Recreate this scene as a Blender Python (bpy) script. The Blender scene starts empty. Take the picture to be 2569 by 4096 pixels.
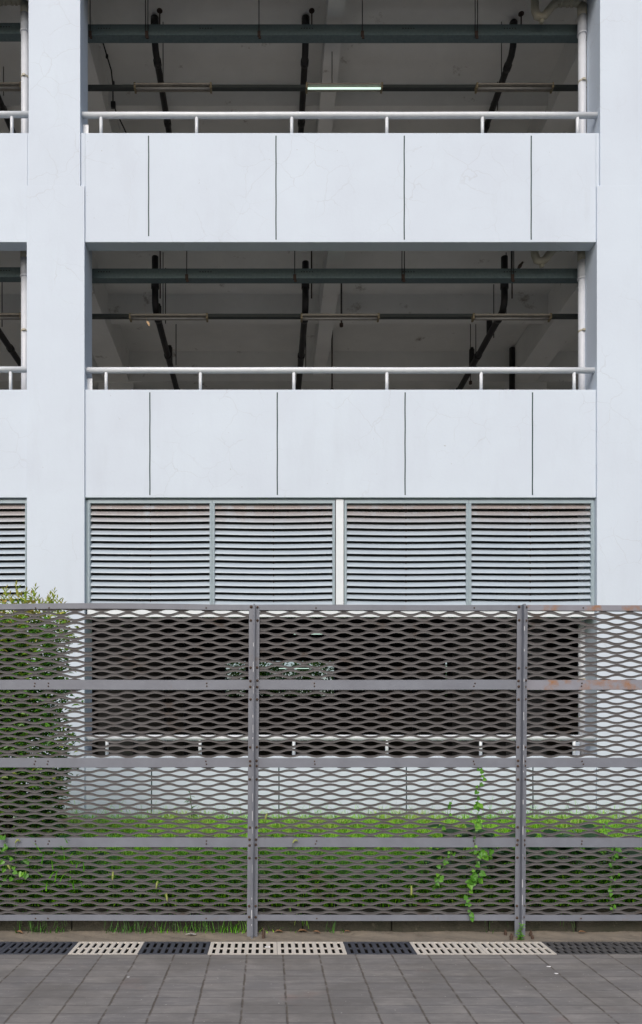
import bpy, math, random
from mathutils import Vector, Matrix
random.seed(7)
scene = bpy.context.scene
COL = scene.collection
F = 1800.0; CX = 632.0; CY = 1720.0; EYE = 1.6
def WX(px, y): return (px-CX)*y/F
def WZ(py, y): return EYE-(py-CY)*y/F

# ------------------------------------------------------------------ materials
def newmat(name):
    m = bpy.data.materials.new(name); m.use_nodes = True
    nt = m.node_tree; b = nt.nodes['Principled BSDF']
    return m, nt, b
def N(nt, t, **kw):
    n = nt.nodes.new(t)
    for k, v in kw.items():
        if k in n.inputs: n.inputs[k].default_value = v
        else: setattr(n, k, v)
    return n
def mathn(nt, op, a, b=None, c=None):
    n = nt.nodes.new('ShaderNodeMath'); n.operation = op
    for i, v in enumerate((a, b, c)):
        if v is None: continue
        if isinstance(v, (int, float)): n.inputs[i].default_value = v
        else: nt.links.new(v, n.inputs[i])
    return n.outputs[0]
def mixc(nt, fac, a, b):
    n = nt.nodes.new('ShaderNodeMix'); n.data_type = 'RGBA'
    for s, v in ((0, fac), (6, a), (7, b)):
        if isinstance(v, (int, float)): n.inputs[s].default_value = v
        elif isinstance(v, tuple): n.inputs[s].default_value = (*v[:3], 1)
        else: nt.links.new(v, n.inputs[s])
    return n.outputs[2]
def coords(nt): return nt.nodes.new('ShaderNodeTexCoord').outputs['Object']
def noise(nt, vec, scale, detail=4, rough=.6, stretch=None):
    if stretch:
        mp = nt.nodes.new('ShaderNodeMapping'); mp.inputs['Scale'].default_value = stretch
        nt.links.new(vec, mp.inputs['Vector']); vec = mp.outputs[0]
    n = N(nt, 'ShaderNodeTexNoise'); n.inputs['Scale'].default_value = scale
    n.inputs['Detail'].default_value = detail; n.inputs['Roughness'].default_value = rough
    nt.links.new(vec, n.inputs['Vector']); return n.outputs['Fac']
def ramp(nt, fac, lo, hi):
    n = nt.nodes.new('ShaderNodeMapRange'); n.inputs['From Min'].default_value = lo
    n.inputs['From Max'].default_value = hi; nt.links.new(fac, n.inputs['Value'])
    return n.outputs[0]
def bump(nt, h, strength, dist, b):
    n = nt.nodes.new('ShaderNodeBump'); n.inputs['Strength'].default_value = strength
    n.inputs['Distance'].default_value = dist; nt.links.new(h, n.inputs['Height'])
    nt.links.new(n.outputs[0], b.inputs['Normal'])

def simple(name, c1, c2=None, rough=.6, scale=6, metal=0, bs=.15, bd=.003, stain=None, stain_rng=(.6, .75), stain_scale=5, stretch=None):
    m, nt, b = newmat(name); v = coords(nt)
    c2 = c2 or tuple(x*.8 for x in c1)
    n1 = noise(nt, v, scale, 6, .65, stretch)
    c = mixc(nt, ramp(nt, n1, .3, .7), c1, c2)
    if stain:
        n2 = noise(nt, v, stain_scale, 8, .7)
        c = mixc(nt, ramp(nt, n2, *stain_rng), c, stain)
    nt.links.new(c, b.inputs['Base Color'])
    b.inputs['Roughness'].default_value = rough; b.inputs['Metallic'].default_value = metal
    bump(nt, noise(nt, v, scale*12, 5), bs, bd, b)
    return m

def plaster():
    m, nt, b = newmat('white_plaster'); v = coords(nt)
    big = noise(nt, v, .7, 5, .6)
    c = mixc(nt, ramp(nt, big, .3, .7), (.575, .655, .745), (.535, .60, .69))
    streak = noise(nt, v, 2.2, 6, .65, (1.0, 1.0, .22))
    c = mixc(nt, mathn(nt, 'MULTIPLY', ramp(nt, streak, .52, .8), .3), c, (.45, .50, .57))
    gr = mathn(nt, 'MULTIPLY', ramp(nt, noise(nt, v, 5, 6, .7, (1.0, 1.0, .12)), .56, .74), ramp(nt, noise(nt, v, .8, 3), .5, .66))
    c = mixc(nt, mathn(nt, 'MULTIPLY', gr, .16), c, (.36, .38, .40))
    # hairline crazing
    d = nt.nodes.new('ShaderNodeTexNoise'); d.inputs['Scale'].default_value = 2.5; d.inputs['Detail'].default_value = 4
    nt.links.new(v, d.inputs['Vector'])
    vm = nt.nodes.new('ShaderNodeVectorMath'); vm.operation = 'MULTIPLY_ADD'
    nt.links.new(d.outputs['Color'], vm.inputs[0]); vm.inputs[1].default_value = (.35, .35, .35); nt.links.new(v, vm.inputs[2])
    vo = nt.nodes.new('ShaderNodeTexVoronoi'); vo.feature = 'DISTANCE_TO_EDGE'; vo.inputs['Scale'].default_value = 2.4
    nt.links.new(vm.outputs[0], vo.inputs['Vector'])
    line = mathn(nt, 'LESS_THAN', vo.outputs['Distance'], .011)
    mask = ramp(nt, noise(nt, v, .9, 2), .48, .62)
    crack = mathn(nt, 'MULTIPLY', line, mask)
    c = mixc(nt, mathn(nt, 'MULTIPLY', crack, .24), c, (.38, .40, .43))
    # chips
    sp = noise(nt, v, 22, 2, .5)
    chip = mathn(nt, 'MULTIPLY', mathn(nt, 'GREATER_THAN', sp, .755), mathn(nt, 'GREATER_THAN', noise(nt, v, 1.1, 2), .55))
    c = mixc(nt, mathn(nt, 'MULTIPLY', chip, .6), c, (.3, .31, .32))
    nt.links.new(c, b.inputs['Base Color']); b.inputs['Roughness'].default_value = .75
    h = mathn(nt, 'ADD', noise(nt, v, 25, 6), mathn(nt, 'MULTIPLY', noise(nt, v, 3, 3), 1.5))
    bump(nt, mathn(nt, 'SUBTRACT', h, mathn(nt, 'MULTIPLY', crack, .4)), .22, .006, b)
    return m

def pavers():
    m, nt, b = newmat('grey_brick_paving'); v = coords(nt)
    s = nt.nodes.new('ShaderNodeSeparateXYZ'); nt.links.new(v, s.inputs[0])
    n_w = noise(nt, v, 9, 5, .7)
    xw = mathn(nt, 'ADD', s.outputs[0], mathn(nt, 'MULTIPLY', mathn(nt, 'SUBTRACT', n_w, .5), .016))
    u = mathn(nt, 'DIVIDE', mathn(nt, 'SUBTRACT', xw, .105), .258)
    yw = mathn(nt, 'ADD', s.outputs[1], mathn(nt, 'MULTIPLY', mathn(nt, 'SUBTRACT', n_w, .5), .006))
    w = mathn(nt, 'DIVIDE', mathn(nt, 'SUBTRACT', yw, 4.451), .1305)
    def jn(t, half):
        f = mathn(nt, 'ABSOLUTE', mathn(nt, 'SUBTRACT', mathn(nt, 'FRACT', mathn(nt, 'ADD', t, .5)), .5))
        return mathn(nt, 'SUBTRACT', 1.0, mathn(nt, 'SMOOTH_MIN', mathn(nt, 'DIVIDE', f, half), 1.0, .1))
    ja = mathn(nt, 'MULTIPLY', jn(u, .036), ramp(nt, noise(nt, v, 16, 5), .34, .56))
    jb = mathn(nt, 'MULTIPLY', jn(w, .045), ramp(nt, noise(nt, v, 4, 4), .3, .5))
    cell = nt.nodes.new('ShaderNodeCombineXYZ')
    nt.links.new(mathn(nt, 'FLOOR', u), cell.inputs[0]); nt.links.new(mathn(nt, 'FLOOR', w), cell.inputs[1])
    wn = nt.nodes.new('ShaderNodeTexWhiteNoise'); wn.noise_dimensions = '2D'; nt.links.new(cell.outputs[0], wn.inputs['Vector'])
    c = mixc(nt, ramp(nt, noise(nt, v, 3, 6, .7), .3, .7), (.165, .16, .156), (.255, .24, .224))
    c = mixc(nt, mathn(nt, 'MULTIPLY', wn.outputs['Value'], .55), c, (.14, .138, .143))
    c = mixc(nt, mathn(nt, 'MULTIPLY', ramp(nt, noise(nt, v, 5, 6, .75, (1, 4.0, 1)), .5, .7), .6), c, (.31, .295, .28))
    c = mixc(nt, mathn(nt, 'MULTIPLY', ramp(nt, noise(nt, v, 1.1, 5, .7, (1, 1.6, 1)), .46, .62), .65), c, (.13, .123, .115))
    c = mixc(nt, mathn(nt, 'MULTIPLY', ramp(nt, noise(nt, v, 38, 2), .70, .74), .7), c, (.42, .40, .38))
    c = mixc(nt, mathn(nt, 'MULTIPLY', ramp(nt, noise(nt, v, 1.7, 3), .62, .72), .4), c, (.24, .17, .15))
    c = mixc(nt, mathn(nt, 'MULTIPLY', ramp(nt, noise(nt, v, 90, 3), .62, .75), .45), c, (.09, .085, .085))
    c = mixc(nt, mathn(nt, 'MINIMUM', mathn(nt, 'MULTIPLY', ja, 1.6), .9), c, (.095, .08, .066))
    c = mixc(nt, mathn(nt, 'MULTIPLY', jb, .95), c, (.075, .07, .068))
    nt.links.new(c, b.inputs['Base Color']); b.inputs['Roughness'].default_value = .8
    h = mathn(nt, 'SUBTRACT', mathn(nt, 'MULTIPLY', noise(nt, v, 60, 6), .5), mathn(nt, 'ADD', mathn(nt, 'MULTIPLY', ja, 2), jb))
    bump(nt, h, .6, .004, b)
    return m

def leafmat(name, cols, trans=.3, rough=.45):
    m, nt, b = newmat(name)
    at = nt.nodes.new('ShaderNodeAttribute'); at.attribute_name = 'tone'
    cr = nt.nodes.new('ShaderNodeValToRGB'); el = cr.color_ramp.elements
    el[0].position = 0; el[0].color = (*cols[0], 1); el[1].position = 1; el[1].color = (*cols[-1], 1)
    for i in range(1, len(cols)-1):
        e = el.new(i/(len(cols)-1)); e.color = (*cols[i], 1)
    nt.links.new(at.outputs['Fac'], cr.inputs[0])
    nt.links.new(cr.outputs[0], b.inputs['Base Color']); b.inputs['Roughness'].default_value = rough
    tr = nt.nodes.new('ShaderNodeBsdfTranslucent'); nt.links.new(cr.outputs[0], tr.inputs[0])
    mx = nt.nodes.new('ShaderNodeMixShader'); mx.inputs[0].default_value = trans
    nt.links.new(b.outputs[0], mx.inputs[1]); nt.links.new(tr.outputs[0], mx.inputs[2])
    nt.links.new(mx.outputs[0], nt.nodes['Material Output'].inputs[0])
    return m

def louvre_mat():
    m, nt, b = newmat('louvre_metal'); v = coords(nt)
    s = nt.nodes.new('ShaderNodeSeparateXYZ'); nt.links.new(v, s.inputs[0])
    # dust baked on the upper blades under the lintel
    z0 = WZ(1262, 10.8); z1 = WZ(1196, 10.8)
    band = mathn(nt, 'MULTIPLY', ramp(nt, s.outputs[2], z0, z1), ramp(nt, noise(nt, v, 4, 6, .7, (1, 1, .3)), .22, .5))
    c = mixc(nt, ramp(nt, noise(nt, v, 2, 5), .3, .7), (.40, .475, .545), (.36, .43, .50))
    c = mixc(nt, mathn(nt, 'MULTIPLY', band, .85), c, (.25, .20, .18))
    c = mixc(nt, mathn(nt, 'MULTIPLY', mathn(nt, 'MULTIPLY', band, ramp(nt, noise(nt, v, 45, 3), .6, .72)), .7), c, (.55, .53, .5))
    nt.links.new(c, b.inputs['Base Color']); b.inputs['Roughness'].default_value = .42
    return m

M = {}
M['plaster'] = plaster()
M['paving'] = pavers()
M['inner'] = simple('grey_interior_plaster', (.74, .745, .72), (.66, .665, .64), .9, 1.5, stain=(.26, .23, .20), stain_rng=(.62, .72), stain_scale=2.2)
M['inner_dark'] = simple('unpainted_slab', (.42, .41, .40), None, .9, 2)
M['hall'] = simple('hall_shade_colour', (.085, .085, .083), (.06, .06, .06), .9, 2)  # gloom of the ground storey put into the colour
M['sealant'] = simple('dark_joint_sealant', (.012, .05, .055), (.008, .03, .035), .6, 20)
M['louvre'] = louvre_mat()
M['lframe'] = simple('louvre_frame_paint', (.34, .42, .47), (.29, .37, .42), .45, 5)
M['rustspeck'] = simple('white_paint_with_rust_specks', (.68, .73, .77), (.62, .67, .71), .5, 8, stain=(.30, .20, .06), stain_rng=(.68, .70), stain_scale=38)
M['rail'] = simple('white_gloss_paint', (.66, .70, .74), (.58, .62, .66), .35, 8, stain=(.24, .12, .06), stain_rng=(.70, .76), stain_scale=7)
M['galv'] = simple('galvanised_steel', (.10, .15, .165), (.15, .20, .21), .5, 28, .5, stain=(.24, .28, .29), stain_rng=(.66, .72), stain_scale=40)
M['tray_dark'] = simple('dark_tray_paint', (.035, .045, .045), None, .6, 10)
M['black_pipe'] = simple('black_plastic_pipe', (.010, .010, .011), (.016, .015, .015), .5, 10)
M['white_pipe'] = simple('white_plastic_pipe', (.58, .61, .66), (.50, .53, .58), .45, 6, stain=(.3, .3, .3), stain_rng=(.70, .74), stain_scale=14)
M['cream_pipe'] = simple('yellowed_plastic', (.42, .40, .32), (.33, .31, .24), .5, 12, stain=(.18, .15, .09), stain_rng=(.58, .7), stain_scale=14)
M['lamp_metal'] = simple('lamp_housing', (.30, .28, .24), (.22, .20, .17), .5, 10)
M['lamp_cap'] = simple('aged_lamp_holder', (.24, .20, .12), (.15, .12, .07), .6, 20)
M['tube_off'] = simple('unlit_glass_tube', (.30, .30, .29), None, .25, 10)
m_, nt_, b_ = newmat('lit_tube'); b_.inputs['Base Color'].default_value = (.9, 1, .95, 1)
b_.inputs['Emission Color'].default_value = (.72, 1, .86, 1); b_.inputs['Emission Strength'].default_value = .8
M['tube_lit'] = m_
M['rodrust'] = simple('rusty_brown_steel', (.05, .028, .02), (.03, .018, .013), .8, 30)
M['fence'] = simple('grey_fence_paint', (.175, .19, .225), (.14, .15, .18), .42, 5, stain=(.15, .125, .12), stain_rng=(.62, .74), stain_scale=4)
M['fence_rusty'] = simple('grey_fence_paint_with_rust', (.225, .232, .27), (.19, .19, .22), .55, 5, stain=(.26, .12, .045), stain_rng=(.50, .62), stain_scale=3.2)
M['mesh'] = simple('taupe_expanded_metal_paint', (.145, .140, .143), (.105, .10, .103), .42, 7, stain=(.10, .075, .06), stain_rng=(.56, .72), stain_scale=3.5)
M['bolt'] = simple('rusty_bolt', (.085, .05, .035), (.05, .03, .02), .7, 60)
M['chip'] = simple('white_scuff', (.55, .57, .6), None, .6, 50)
M['strip'] = simple('sandy_concrete', (.225, .192, .15), (.15, .132, .108), .9, 4, bs=.6, bd=.006, stain=(.12, .10, .075), stain_rng=(.56, .72), stain_scale=9)
M['kerb'] = simple('mossy_dark_concrete', (.055, .05, .038), (.03, .032, .02), .95, 5, bs=.7, bd=.01, stain=(.15, .14, .10), stain_rng=(.6, .72), stain_scale=8)
M['cover_beige'] = simple('beige_plastic', (.62, .585, .53), (.54, .51, .455), .55, 6, stain=(.30, .24, .17), stain_rng=(.6, .76), stain_scale=9)
M['cover_dark'] = simple('charcoal_plastic', (.045, .052, .07), (.062, .068, .085), .5, 8, stain=(.12, .12, .115), stain_rng=(.62, .75), stain_scale=18)
M['cover_worn'] = simple('worn_charcoal_plastic', (.06, .06, .064), (.08, .08, .08), .6, 9, stain=(.15, .145, .13), stain_rng=(.56, .72), stain_scale=14)
M['void'] = simple('channel_shade', (.012, .010, .008), None, .9, 10)  # near-black stands in for the shade inside the drain channel
M['soil'] = simple('dark_soil', (.035, .04, .018), (.025, .02, .012), .95, 6, bs=.8, bd=.02)
M['stem'] = simple('brown_stem', (.09, .07, .035), (.06, .08, .03), .7, 20)
M['gstem'] = simple('green_stem', (.10, .16, .04), (.07, .12, .03), .6, 20)
M['grass'] = leafmat('grass_blades', [(.012, .055, .004), (.05, .21, .004), (.14, .46, .006), (.28, .68, .01), (.40, .46, .12)], .22)
M['bush'] = leafmat('shrub_leaves', [(.02, .06, .012), (.045, .15, .014), (.10, .30, .02), (.40, .48, .07), (.44, .30, .10)], .3, .35)
M['vine'] = leafmat('vine_leaves', [(.05, .16, .015), (.085, .27, .02), (.17, .40, .03)], .35)
M['broad'] = leafmat('broad_leaves', [(.025, .11, .018), (.045, .19, .03), (.09, .28, .04)], .3, .4)
M['seed'] = simple('seed_head', (.30, .33, .10), (.22, .27, .07), .8, 60)
M['dryleaf'] = simple('dry_leaf', (.26, .14, .07), (.16, .09, .05), .8, 30)
M['paleleaf'] = simple('pale_dry_leaf', (.75, .55, .32), (.6, .42, .24), .6, 30)
M['paper'] = simple('white_paper', (.78, .78, .80), (.7, .7, .72), .8, 30)
M['bird'] = simple('brown_feathers', (.10, .075, .055), (.06, .045, .035), .8, 60)
M['bird_pale'] = simple('pale_feathers', (.35, .31, .26), None, .8, 60)
M['beak'] = simple('dark_beak', (.03, .025, .02), None, .4, 60)
M['trunk'] = simple('bark', (.10, .08, .055), (.06, .05, .035), .9, 20)

# ------------------------------------------------------------------ mesh builder
class MB:
    def __init__(s): s.v = []; s.f = []; s.t = []
    def add(s, vs, fs, tone=None):
        o = len(s.v); s.v += [tuple(p) for p in vs]; s.f += [tuple(i+o for i in q) for q in fs]
        if tone is not None: s.t += [tone]*len(vs)
    def box(s, x0, x1, y0, y1, z0, z1):
        s.add([(x0,y0,z0),(x1,y0,z0),(x1,y1,z0),(x0,y1,z0),(x0,y0,z1),(x1,y0,z1),(x1,y1,z1),(x0,y1,z1)],
              [(0,3,2,1),(4,5,6,7),(0,1,5,4),(1,2,6,5),(2,3,7,6),(3,0,4,7)])
    def lean(s, xb, xt, hw, y0, y1, z0, z1):   # a box whose top is shifted sideways
        s.add([(xb-hw,y0,z0),(xb+hw,y0,z0),(xb+hw,y1,z0),(xb-hw,y1,z0),(xt-hw,y0,z1),(xt+hw,y0,z1),(xt+hw,y1,z1),(xt-hw,y1,z1)],
              [(0,3,2,1),(4,5,6,7),(0,1,5,4),(1,2,6,5),(2,3,7,6),(3,0,4,7)])
    def tube(s, pts, r, n=12, caps=True, tone=None):
        pts = [Vector(p) for p in pts]; rs = r if isinstance(r, (list, tuple)) else [r]*len(pts)
        vs = []; fs = []; up = None
        for i, p in enumerate(pts):
            a = pts[max(0, i-1)]; b = pts[min(len(pts)-1, i+1)]
            if i > 0: a = pts[i-1]
            d = (b-a)
            if d.length < 1e-9: d = Vector((0,0,1))
            d.normalize()
            if up is None:
                up = Vector((0,0,1)) if abs(d.z) < .9 else Vector((0,1,0))
            x = d.cross(up)
            if x.length < 1e-6: x = d.cross(Vector((1,0,0)))
            x.normalize(); yv = x.cross(d).normalized(); up = yv
            for k in range(n):
                t = 2*math.pi*k/n; vs.append(p+(x*math.cos(t)+yv*math.sin(t))*rs[i])
        for i in range(len(pts)-1):
            for k in range(n):
                k2 = (k+1) % n; fs.append((i*n+k, i*n+k2, (i+1)*n+k2, (i+1)*n+k))
        if caps:
            fs.append(tuple(range(n))[::-1]); fs.append(tuple((len(pts)-1)*n+k for k in range(n)))
        s.add(vs, fs, tone)
    def leaf(s, p, d, nrm, L, w, tone=.5, curl=.15):
        d = Vector(d).normalized(); sd = d.cross(Vector(nrm))
        if sd.length < 1e-4: sd = d.cross(Vector((.3,.9,.2)))
        sd.normalize(); n = sd.cross(d).normalized(); p = Vector(p)
        f = w*.25
        V_ = [p, p+d*L*.33+sd*w*.46+n*f, p+d*L*.36+n*0, p+d*L*.33-sd*w*.46+n*f,
              p+d*L*.7+sd*w*.34+n*(f-curl*L*.4), p+d*L*.7-n*curl*L*.4, p+d*L*.7-sd*w*.34+n*(f-curl*L*.4), p+d*L-n*curl*L]
        s.add(V_, [(0,2,1),(0,3,2),(1,2,5,4),(2,3,6,5),(4,5,7),(5,6,7)], tone)
    def heart(s, p, d, nrm, L, tone=.5):
        d = Vector(d).normalized(); sd = d.cross(Vector(nrm)).normalized(); n = sd.cross(d); p = Vector(p)
        prof = [(0,0),(.28,-.14),(.5,.05),(.5,.35),(.28,.72),(0,1.05),(-.28,.72),(-.5,.35),(-.5,.05),(-.28,-.14)]
        vs = [p+d*L*.35-n*L*.03]+[p+sd*a*L+d*b*L+n*L*.12*abs(a)*2 for a, b in prof]
        s.add(vs, [(0,i,i % 10+1) for i in range(1, 11)], tone)
    def build(s, name, mat, parent=None, smooth=False, bevel=0, loc=None, local=False):
        me = bpy.data.meshes.new(name)
        vs = s.v
        if local: pass
        elif loc is not None: vs = [(a-loc[0], b-loc[1], c-loc[2]) for a, b, c in vs]
        elif parent is not None:
            L = parent_loc(parent); vs = [(a-L[0], b-L[1], c-L[2]) for a, b, c in vs]
        me.from_pydata(vs, [], s.f); me.update()
        if s.t and len(s.t) == len(s.v):
            a = me.attributes.new('tone', 'FLOAT', 'POINT'); a.data.foreach_set('value', s.t)
        if smooth:
            me.polygons.foreach_set('use_smooth', [True]*len(me.polygons))
        me.materials.append(mat)
        o = bpy.data.objects.new(name, me); COL.objects.link(o)
        if parent is not None: o.parent = parent
        if loc is not None: o.location = loc
        if bevel:
            bv = o.modifiers.new('bevel', 'BEVEL'); bv.width = bevel; bv.segments = 2; bv.limit_method = 'ANGLE'
        return o
def parent_loc(o):
    L = Vector(o.location)
    while o.parent: o = o.parent; L += Vector(o.location)
    return L
def tag(o, label, cat, group=None, kind=None):
    o['label'] = label
    if cat: o['category'] = cat
    if group: o['group'] = group
    if kind: o['kind'] = kind
    return o
def thing(name, loc, label, cat, group=None):
    o = bpy.data.objects.new(name, None); o.empty_display_size = .1; COL.objects.link(o); o.location = loc
    return tag(o, label, cat, group)
def struct(o): o['kind'] = 'structure'; return o
def copy_tree(o, parent=None):
    c = o.copy(); COL.objects.link(c); c.parent = parent
    for ch in list(o.children): copy_tree(ch, c)
    return c
def onebox(name, mat, parent, *b, **kw):
    m = MB(); m.box(*b); return m.build(name, mat, parent, **kw)

# ------------------------------------------------------------------ ground
m = MB(); m.add([(-400,-400,-.35),(400,-400,-.35),(400,400,-.35),(-400,400,-.35)], [(0,1,2,3)])
g = struct(m.build('ground', M['strip'])); tag(g, 'flat bare ground under and beyond the street', 'ground')
Y0, Y1, YK, YK2 = 5.465, 5.783, 6.02, 6.16
m = MB(); m.box(-30, 30, -20, Y0-.006, -.2, 0)
p = struct(m.build('pavement', M['paving'])); tag(p, 'grey brick paving in front of the fence', 'pavement')
m = MB()
for a, b_2, c, d in ((Y0-.005, Y0-.001, -.3, -.003), (Y1+.001, Y1+.005, -.3, -.003), (Y0-.001, Y1+.001, -.34, -.28)): m.box(-30, 30, a, b_2, c, d)
p = struct(m.build('drain_channel', M['void'])); tag(p, 'dark drainage channel under the slotted covers', 'channel')
# sandy concrete strip with an uneven surface
m = MB(); nx = 500; ny = 8; xs = [-4+9*i/nx for i in range(nx+1)]
for j in range(ny+1):
    for i in range(nx+1):
        y = Y1+.006+(YK+.02-Y1-.006)*j/ny
        h = .004*math.sin(xs[i]*9+j)+.003*math.sin(xs[i]*31+j*2.1)+random.uniform(-.0015, .0015)+(.018*(j/ny)**2)
        m.v.append((xs[i], y, h if j > 0 else 0.0))
for j in range(ny):
    for i in range(nx): a = j*(nx+1)+i; m.f.append((a, a+1, a+nx+2, a+nx+1))
m.box(-30, -4.001, Y1+.006, YK+.02, -.2, .002); m.box(5.001, 30, Y1+.006, YK+.02, -.2, .002); m.box(-4, 5, Y1+.006, YK+.02, -.2, -.02)
p = struct(m.build('concrete_strip', M['strip'], smooth=True)); tag(p, 'sandy concrete strip between the drain covers and the kerb', 'pavement')
m = MB(); x = -30.
while x < 30:
    w = random.uniform(.55, .95) if -4 < x < 5 else 3
    m.box(x, x+w-.006, YK+random.uniform(-.004, .008), YK2, -.2, .185+random.uniform(-.008, .006)); x += w
p = struct(m.build('kerb', M['kerb'], bevel=.012)); tag(p, 'dark mossy concrete kerb under the fence', 'kerb')
D = 10.7
def lawn_z(y): return .17+.19*min(1, max(0, (y-YK2)/(D-YK2)))
m = MB()
ys = [YK2-.02, 7, 8, 9, 10, D+.3]
for i, y in enumerate(ys): m.v += [(-30, y, lawn_z(y)), (30, y, lawn_z(y))]
for i in range(len(ys)-1): m.f.append((2*i, 2*i+1, 2*i+3, 2*i+2))
p = struct(m.build('lawn_ground', M['soil'])); tag(p, 'dark soil of the planted strip before the building', 'soil')

# ------------------------------------------------------------------ building
px = D/F
H = lambda v: EYE+v/168.2246     # v = display px above the horizon on the facade plane
B = thing('parking_garage', (0, D, 0), 'white concrete parking building with open storeys and louvred lower windows', 'building')
XL0, XL1 = WX(63, D), WX(199, D); XR0, XR1 = WX(1406, D), 6.6
ZL = 0.0; ZT = H(1720)+2.2
DC = .46
SB = H(1283)    # step height of the columns
YP = D+.028     # parapet face a little behind the column face
par = [(-.6, H(-61)), (H(550), H(805)), (H(1153), H(1411)), (H(1757), H(2010))]
def column(name, x0, x1, sl, sr):
    m = MB(); m.box(x0, x1, D, D+DC, ZL, SB); m.box(x0+sl, x1-sr, D+.0015, D+DC-.003, SB-.03, ZT)
    return m.build(name, M['plaster'], B, bevel=.004)
column('column', XL0, XL1, .024, .06)
column('column', XR0, XR1, .045, .02)
column('column', -11.2, -10.3, .02, .02)
column('column', 13.2, 14.1, .02, .02)
JX = [(350, 650, 952, 1251), (353, 653, 954, 1254), (357, 657, 957, 1255)]
bays = [(-10.3, XL0), (XL1, XR0), (XR1, 13.2)]
for bi, (a, b2) in enumerate(bays):
    for k, (z0, z1) in enumerate(par):
        aa = a; bb = b2
        if k >= 2: aa = a-.055 if bi else a; bb = b2+.04
        pp = onebox('parapet', M['plaster'], B, a+.001, b2-.001, YP, YP+.2, z0, z1, bevel=.006)
        if k >= 2 and z1 > SB:
            onebox('parapet_end', M['plaster'], pp, a-.058 if bi == 1 else a-.02, a-.001, YP+.003, YP+.19, max(SB+.004, z0), z1)
            onebox('parapet_end', M['plaster'], pp, b2+.001, b2+(.043 if bi == 1 else .022), YP+.003, YP+.19, max(SB+.004, z0), z1)
        if k < 3:
            row = {0: 2, 1: 1, 2: 0}[k]
            zz0 = z0+(.035 if k else .4); zz1 = z1-.04
            xs_ = [WX(q, YP) for q in JX[row]] if bi == 1 else [a+1.1+1.78*q for q in range(3)] if bi == 2 else [a+.5+1.78*q for q in range(4)]
            for j, xq in enumerate(xs_):
                if xq > b2-.3: continue
                m = MB(); n = 14
                zb_ = zz0+(.05 if k == 2 and bi == 1 and j == 0 else 0)
                zs = [zb_+(zz1-zb_)*q/n for q in range(n+1)]
                for q in range(n):
                    x1_ = xq+math.sin(q*1.3+j)*.0012
                    m.lean(x1_, xq+math.sin((q+1)*1.3+j)*.0012, .0085, YP-.002, YP+.01, zs[q], zs[q+1])
                m.build('joint', M['sealant'], pp)
YB = 30.0
# slabs, beams, inner columns
storeys = [(H(550)+.35, H(550)), (EYE+7.44, EYE+6.85), (EYE+11.03, EYE+10.45)]
floors = [.3, H(805)-1.1, H(1411)-1.1]
for k, (zc, zb) in enumerate(storeys):
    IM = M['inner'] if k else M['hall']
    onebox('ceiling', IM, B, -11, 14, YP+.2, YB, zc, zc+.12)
    onebox('floor_slab', M['inner_dark'], B, -11, 14, YP+.2, YB, floors[k]-.1 if k == 0 else min(floors[k]-.02, 1e9), floors[k] if k == 0 else storeys[k-1][0]+.13)if False else None
    nm = [(13.04, .24, zb+.21), (15.0, .35, zb), (17.2, .24, zb+.21), (19.4, .35, zb), (21.8, .24, zb+.21), (24.2, .35, zb), (27, .24, zb+.21)]
    for y, w, z in nm: onebox('cross_beam', IM, B, -11, 14, y, y+w, z+.002, zc)
    for x0, x1, z in ((-3.2, -2.73, zb), (.87, 1.12, zb+.12), (4.77, 5.25, zb), (8.6, 8.9, zb+.12), (-7.2, -6.9, zb+.12)):
        onebox('long_beam', IM, B, x0, x1, YP+.2, YB, z-.003, zc)
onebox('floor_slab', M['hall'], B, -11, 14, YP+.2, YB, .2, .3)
onebox('floor_slab', M['inner_dark'], B, -11, 14, YP+.2, YB, storeys[0][0]+.121, floors[1])
onebox('floor_slab', M['inner_dark'], B, -11, 14, YP+.2, YB, storeys[1][0]+.121, storeys[1][0]+.25)
onebox('roof', M['inner_dark'], B, -11, 14, YP+.2, YB, storeys[2][0]+.121, ZT-.3)
onebox('lintel_lining', M['inner'], B, -11, 14, YP+.201, YP+.215, H(550)+.2, storeys[0][0]) if False else None
for x0, x1 in ((-3.35, -2.66), (4.68, 5.48), (12.2, 12.9)):
    for y in (15.05, 19.45, 24.25):
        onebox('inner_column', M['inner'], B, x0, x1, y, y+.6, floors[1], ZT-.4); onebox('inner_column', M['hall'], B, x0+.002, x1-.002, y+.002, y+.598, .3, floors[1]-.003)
onebox('end_wall', M['plaster'], B, -11.2, -11, D+DC, YB, 0, ZT)
onebox('end_wall', M['plaster'], B, 14, 14.1, D+DC, YB, 0, ZT)
m = MB(); m.box(-11, 14, YB, YB+.3, EYE+2.75, H(805)); m.box(-11, 14, YB, YB+.3, H(1153), H(1411)); m.box(-11, 14, YB, YB+.3, H(1757), ZT); m.box(-11, 14, YB, YB+.3, 0, EYE+1.35)
m.box(-11, -1.7, YB, YB+.3, EYE+1.35, EYE+2.75); m.box(-.9, -.6, YB, YB+.3, EYE+1.35, EYE+2.75); m.box(2.6, 6.95, YB, YB+.3, EYE+1.35, EYE+2.75); m.box(7.2, 14, YB, YB+.3, EYE+1.35, EYE+2.75)
m.build('rear_wall', M['hall'], B)

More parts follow.
